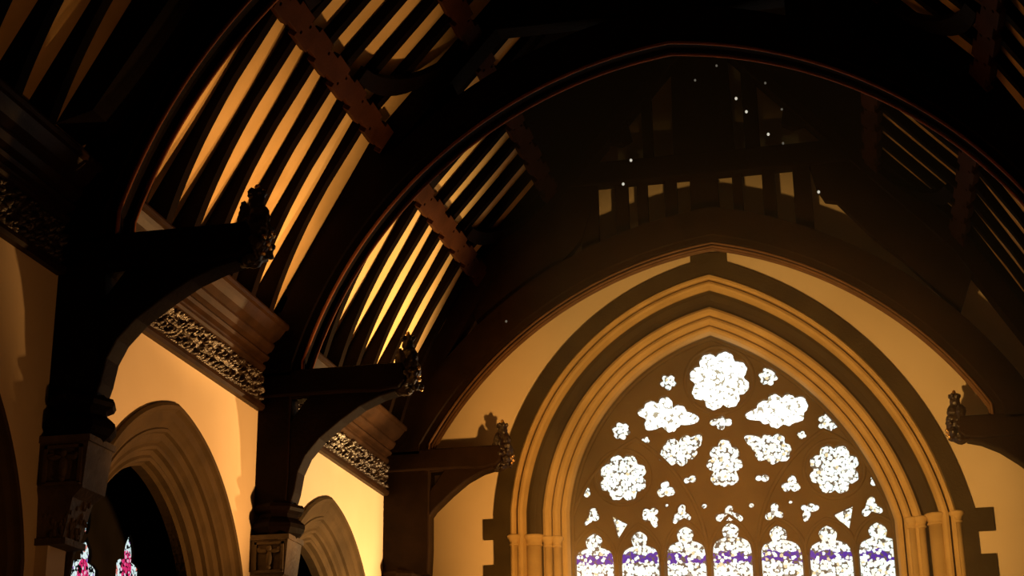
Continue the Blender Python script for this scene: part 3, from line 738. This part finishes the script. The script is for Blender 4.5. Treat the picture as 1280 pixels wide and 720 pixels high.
# ------------------------------------------------------------------ glowing specks added for lit dust motes in the haze
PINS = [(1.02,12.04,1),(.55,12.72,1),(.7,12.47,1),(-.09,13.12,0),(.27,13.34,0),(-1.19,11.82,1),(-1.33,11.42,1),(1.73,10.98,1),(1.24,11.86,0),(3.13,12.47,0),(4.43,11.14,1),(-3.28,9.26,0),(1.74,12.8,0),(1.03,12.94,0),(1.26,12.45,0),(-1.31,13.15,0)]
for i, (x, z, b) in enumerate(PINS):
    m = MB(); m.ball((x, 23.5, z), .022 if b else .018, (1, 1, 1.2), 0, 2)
    o = m.build('glowing_mote', M_PIN if b else M_PIN2, None, smooth=True)
    tag(o, 'tiny white dust mote glowing before the dark timbers above the window' if b else 'tiny faint dust mote glowing before the dark timbers above the window', 'speck', 'bright glowing motes before the roof' if b else 'faint glowing motes before the roof')

# ------------------------------------------------------------------ thin haze in the far end of the nave
hm, nt, out = new_mat('thin_warm_haze')
vsn = nt.nodes.new('ShaderNodeVolumeScatter'); vsn.inputs['Color'].default_value = (1, .60, .22, 1)
vsn.inputs['Density'].default_value = HAZE; vsn.inputs['Anisotropy'].default_value = .35
nt.links.new(vsn.outputs[0], out.inputs['Volume'])
hz = curve_plate('haze', [(-2.4, 4.2), (5.2, 4.2), (5.2, 7.6), (3.75, 10.1), (.3, 14.1), (-2.4, 11.5)], [], 2.75, xz(21.78), hm)
tag(hz, 'thin warm haze hanging in the air before the great window', 'haze', kind='stuff')

# ------------------------------------------------------------------ camera
cam = bpy.data.cameras.new('camera'); co = bpy.data.objects.new('camera', cam); col.objects.link(co); scene.camera = co
YAW, PIT, ROL, FPX = .206744, .329497, -.0138166, 1987.15
f = Vector((-math.sin(YAW)*math.cos(PIT), math.cos(YAW)*math.cos(PIT), math.sin(PIT)))
r = Vector((math.cos(YAW), math.sin(YAW), 0)); u = r.cross(f)
r2 = r*math.cos(ROL)+u*math.sin(ROL); u2 = -r*math.sin(ROL)+u*math.cos(ROL)
co.matrix_world = Matrix(((r2.x, u2.x, -f.x, 1.75), (r2.y, u2.y, -f.y, 0), (r2.z, u2.z, -f.z, 1.6), (0, 0, 0, 1)))
cam.sensor_fit = 'HORIZONTAL'; cam.sensor_width = 36; cam.lens = FPX/1280*36; cam.clip_end = 200

# ------------------------------------------------------------------ light
WARM = (1, .56, .20)
def spot(name, loc, tgt, power, ang, blend=.6, c=WARM, size=.15):
    l = bpy.data.lights.new(name, 'SPOT'); l.energy = power; l.spot_size = math.radians(ang); l.spot_blend = blend; l.color = c; l.shadow_soft_size = size
    o = bpy.data.objects.new(name, l); col.objects.link(o); o.location = loc
    o.rotation_euler = (Vector(tgt)-Vector(loc)).to_track_quat('-Z', 'Y').to_euler(); return o
spot('wall_floodlight', (-.5, 17.9, 3.2), (-5.3, 16.1, 6.4), 1500, 62, c=(1, .46, .13))
spot('wall_floodlight', (-.5, 23.2, 3.2), (-5.3, 21.2, 6.6), 3200, 66, c=(1, .56, .21))
spot('wall_floodlight', (-.5, 11.0, 3.2), (-5.3, 11.4, 6.0), 60, 75, c=(1, .38, .09))
spot('roof_floodlight', (-2.6, 17.8, 5.2), (-4.6, 15.9, 9.2), 620, 75, c=(1, .50, .15))
spot('roof_floodlight', (-3.0, 22.4, 5.2), (-5.0, 21.2, 9.0), 1250, 62, c=(1, .60, .20))
spot('end_wall_floodlight', (.3, 17.0, 4.4), (.1, 24.65, 6.2), 2700, 72, .5, c=(1, .43, .09))
spot('arch_fill_light', (0, 20.8, 4.0), (0, 18.6, 11.2), 160, 60, c=(1, .42, .12))  # unseen fill added to redden and brighten the second truss's roll mouldings
spot('collar_fill_light', (.3, 20.6, 5.0), (0, 24.6, 12.2), 70, 50, c=(1, .60, .18))  # unseen fill added to brighten the plaster between the end truss studs
spot('right_roof_floodlight', (3.2, 17.5, 4.5), (4.4, 20.5, 9.4), 45, 60, c=(1, .36, .10))
wd = bpy.data.worlds.new('world'); scene.world = wd; wd.use_nodes = True
wd.node_tree.nodes['Background'].inputs['Color'].default_value = (1, .5, .2, 1); wd.node_tree.nodes['Background'].inputs['Strength'].default_value = .004

vs = scene.view_settings; vs.view_transform = 'Standard'; vs.look = 'None'; vs.exposure = 0; vs.gamma = 1; vs.use_curve_mapping = False
scene.cycles.max_bounces = 6; scene.cycles.use_denoising = True
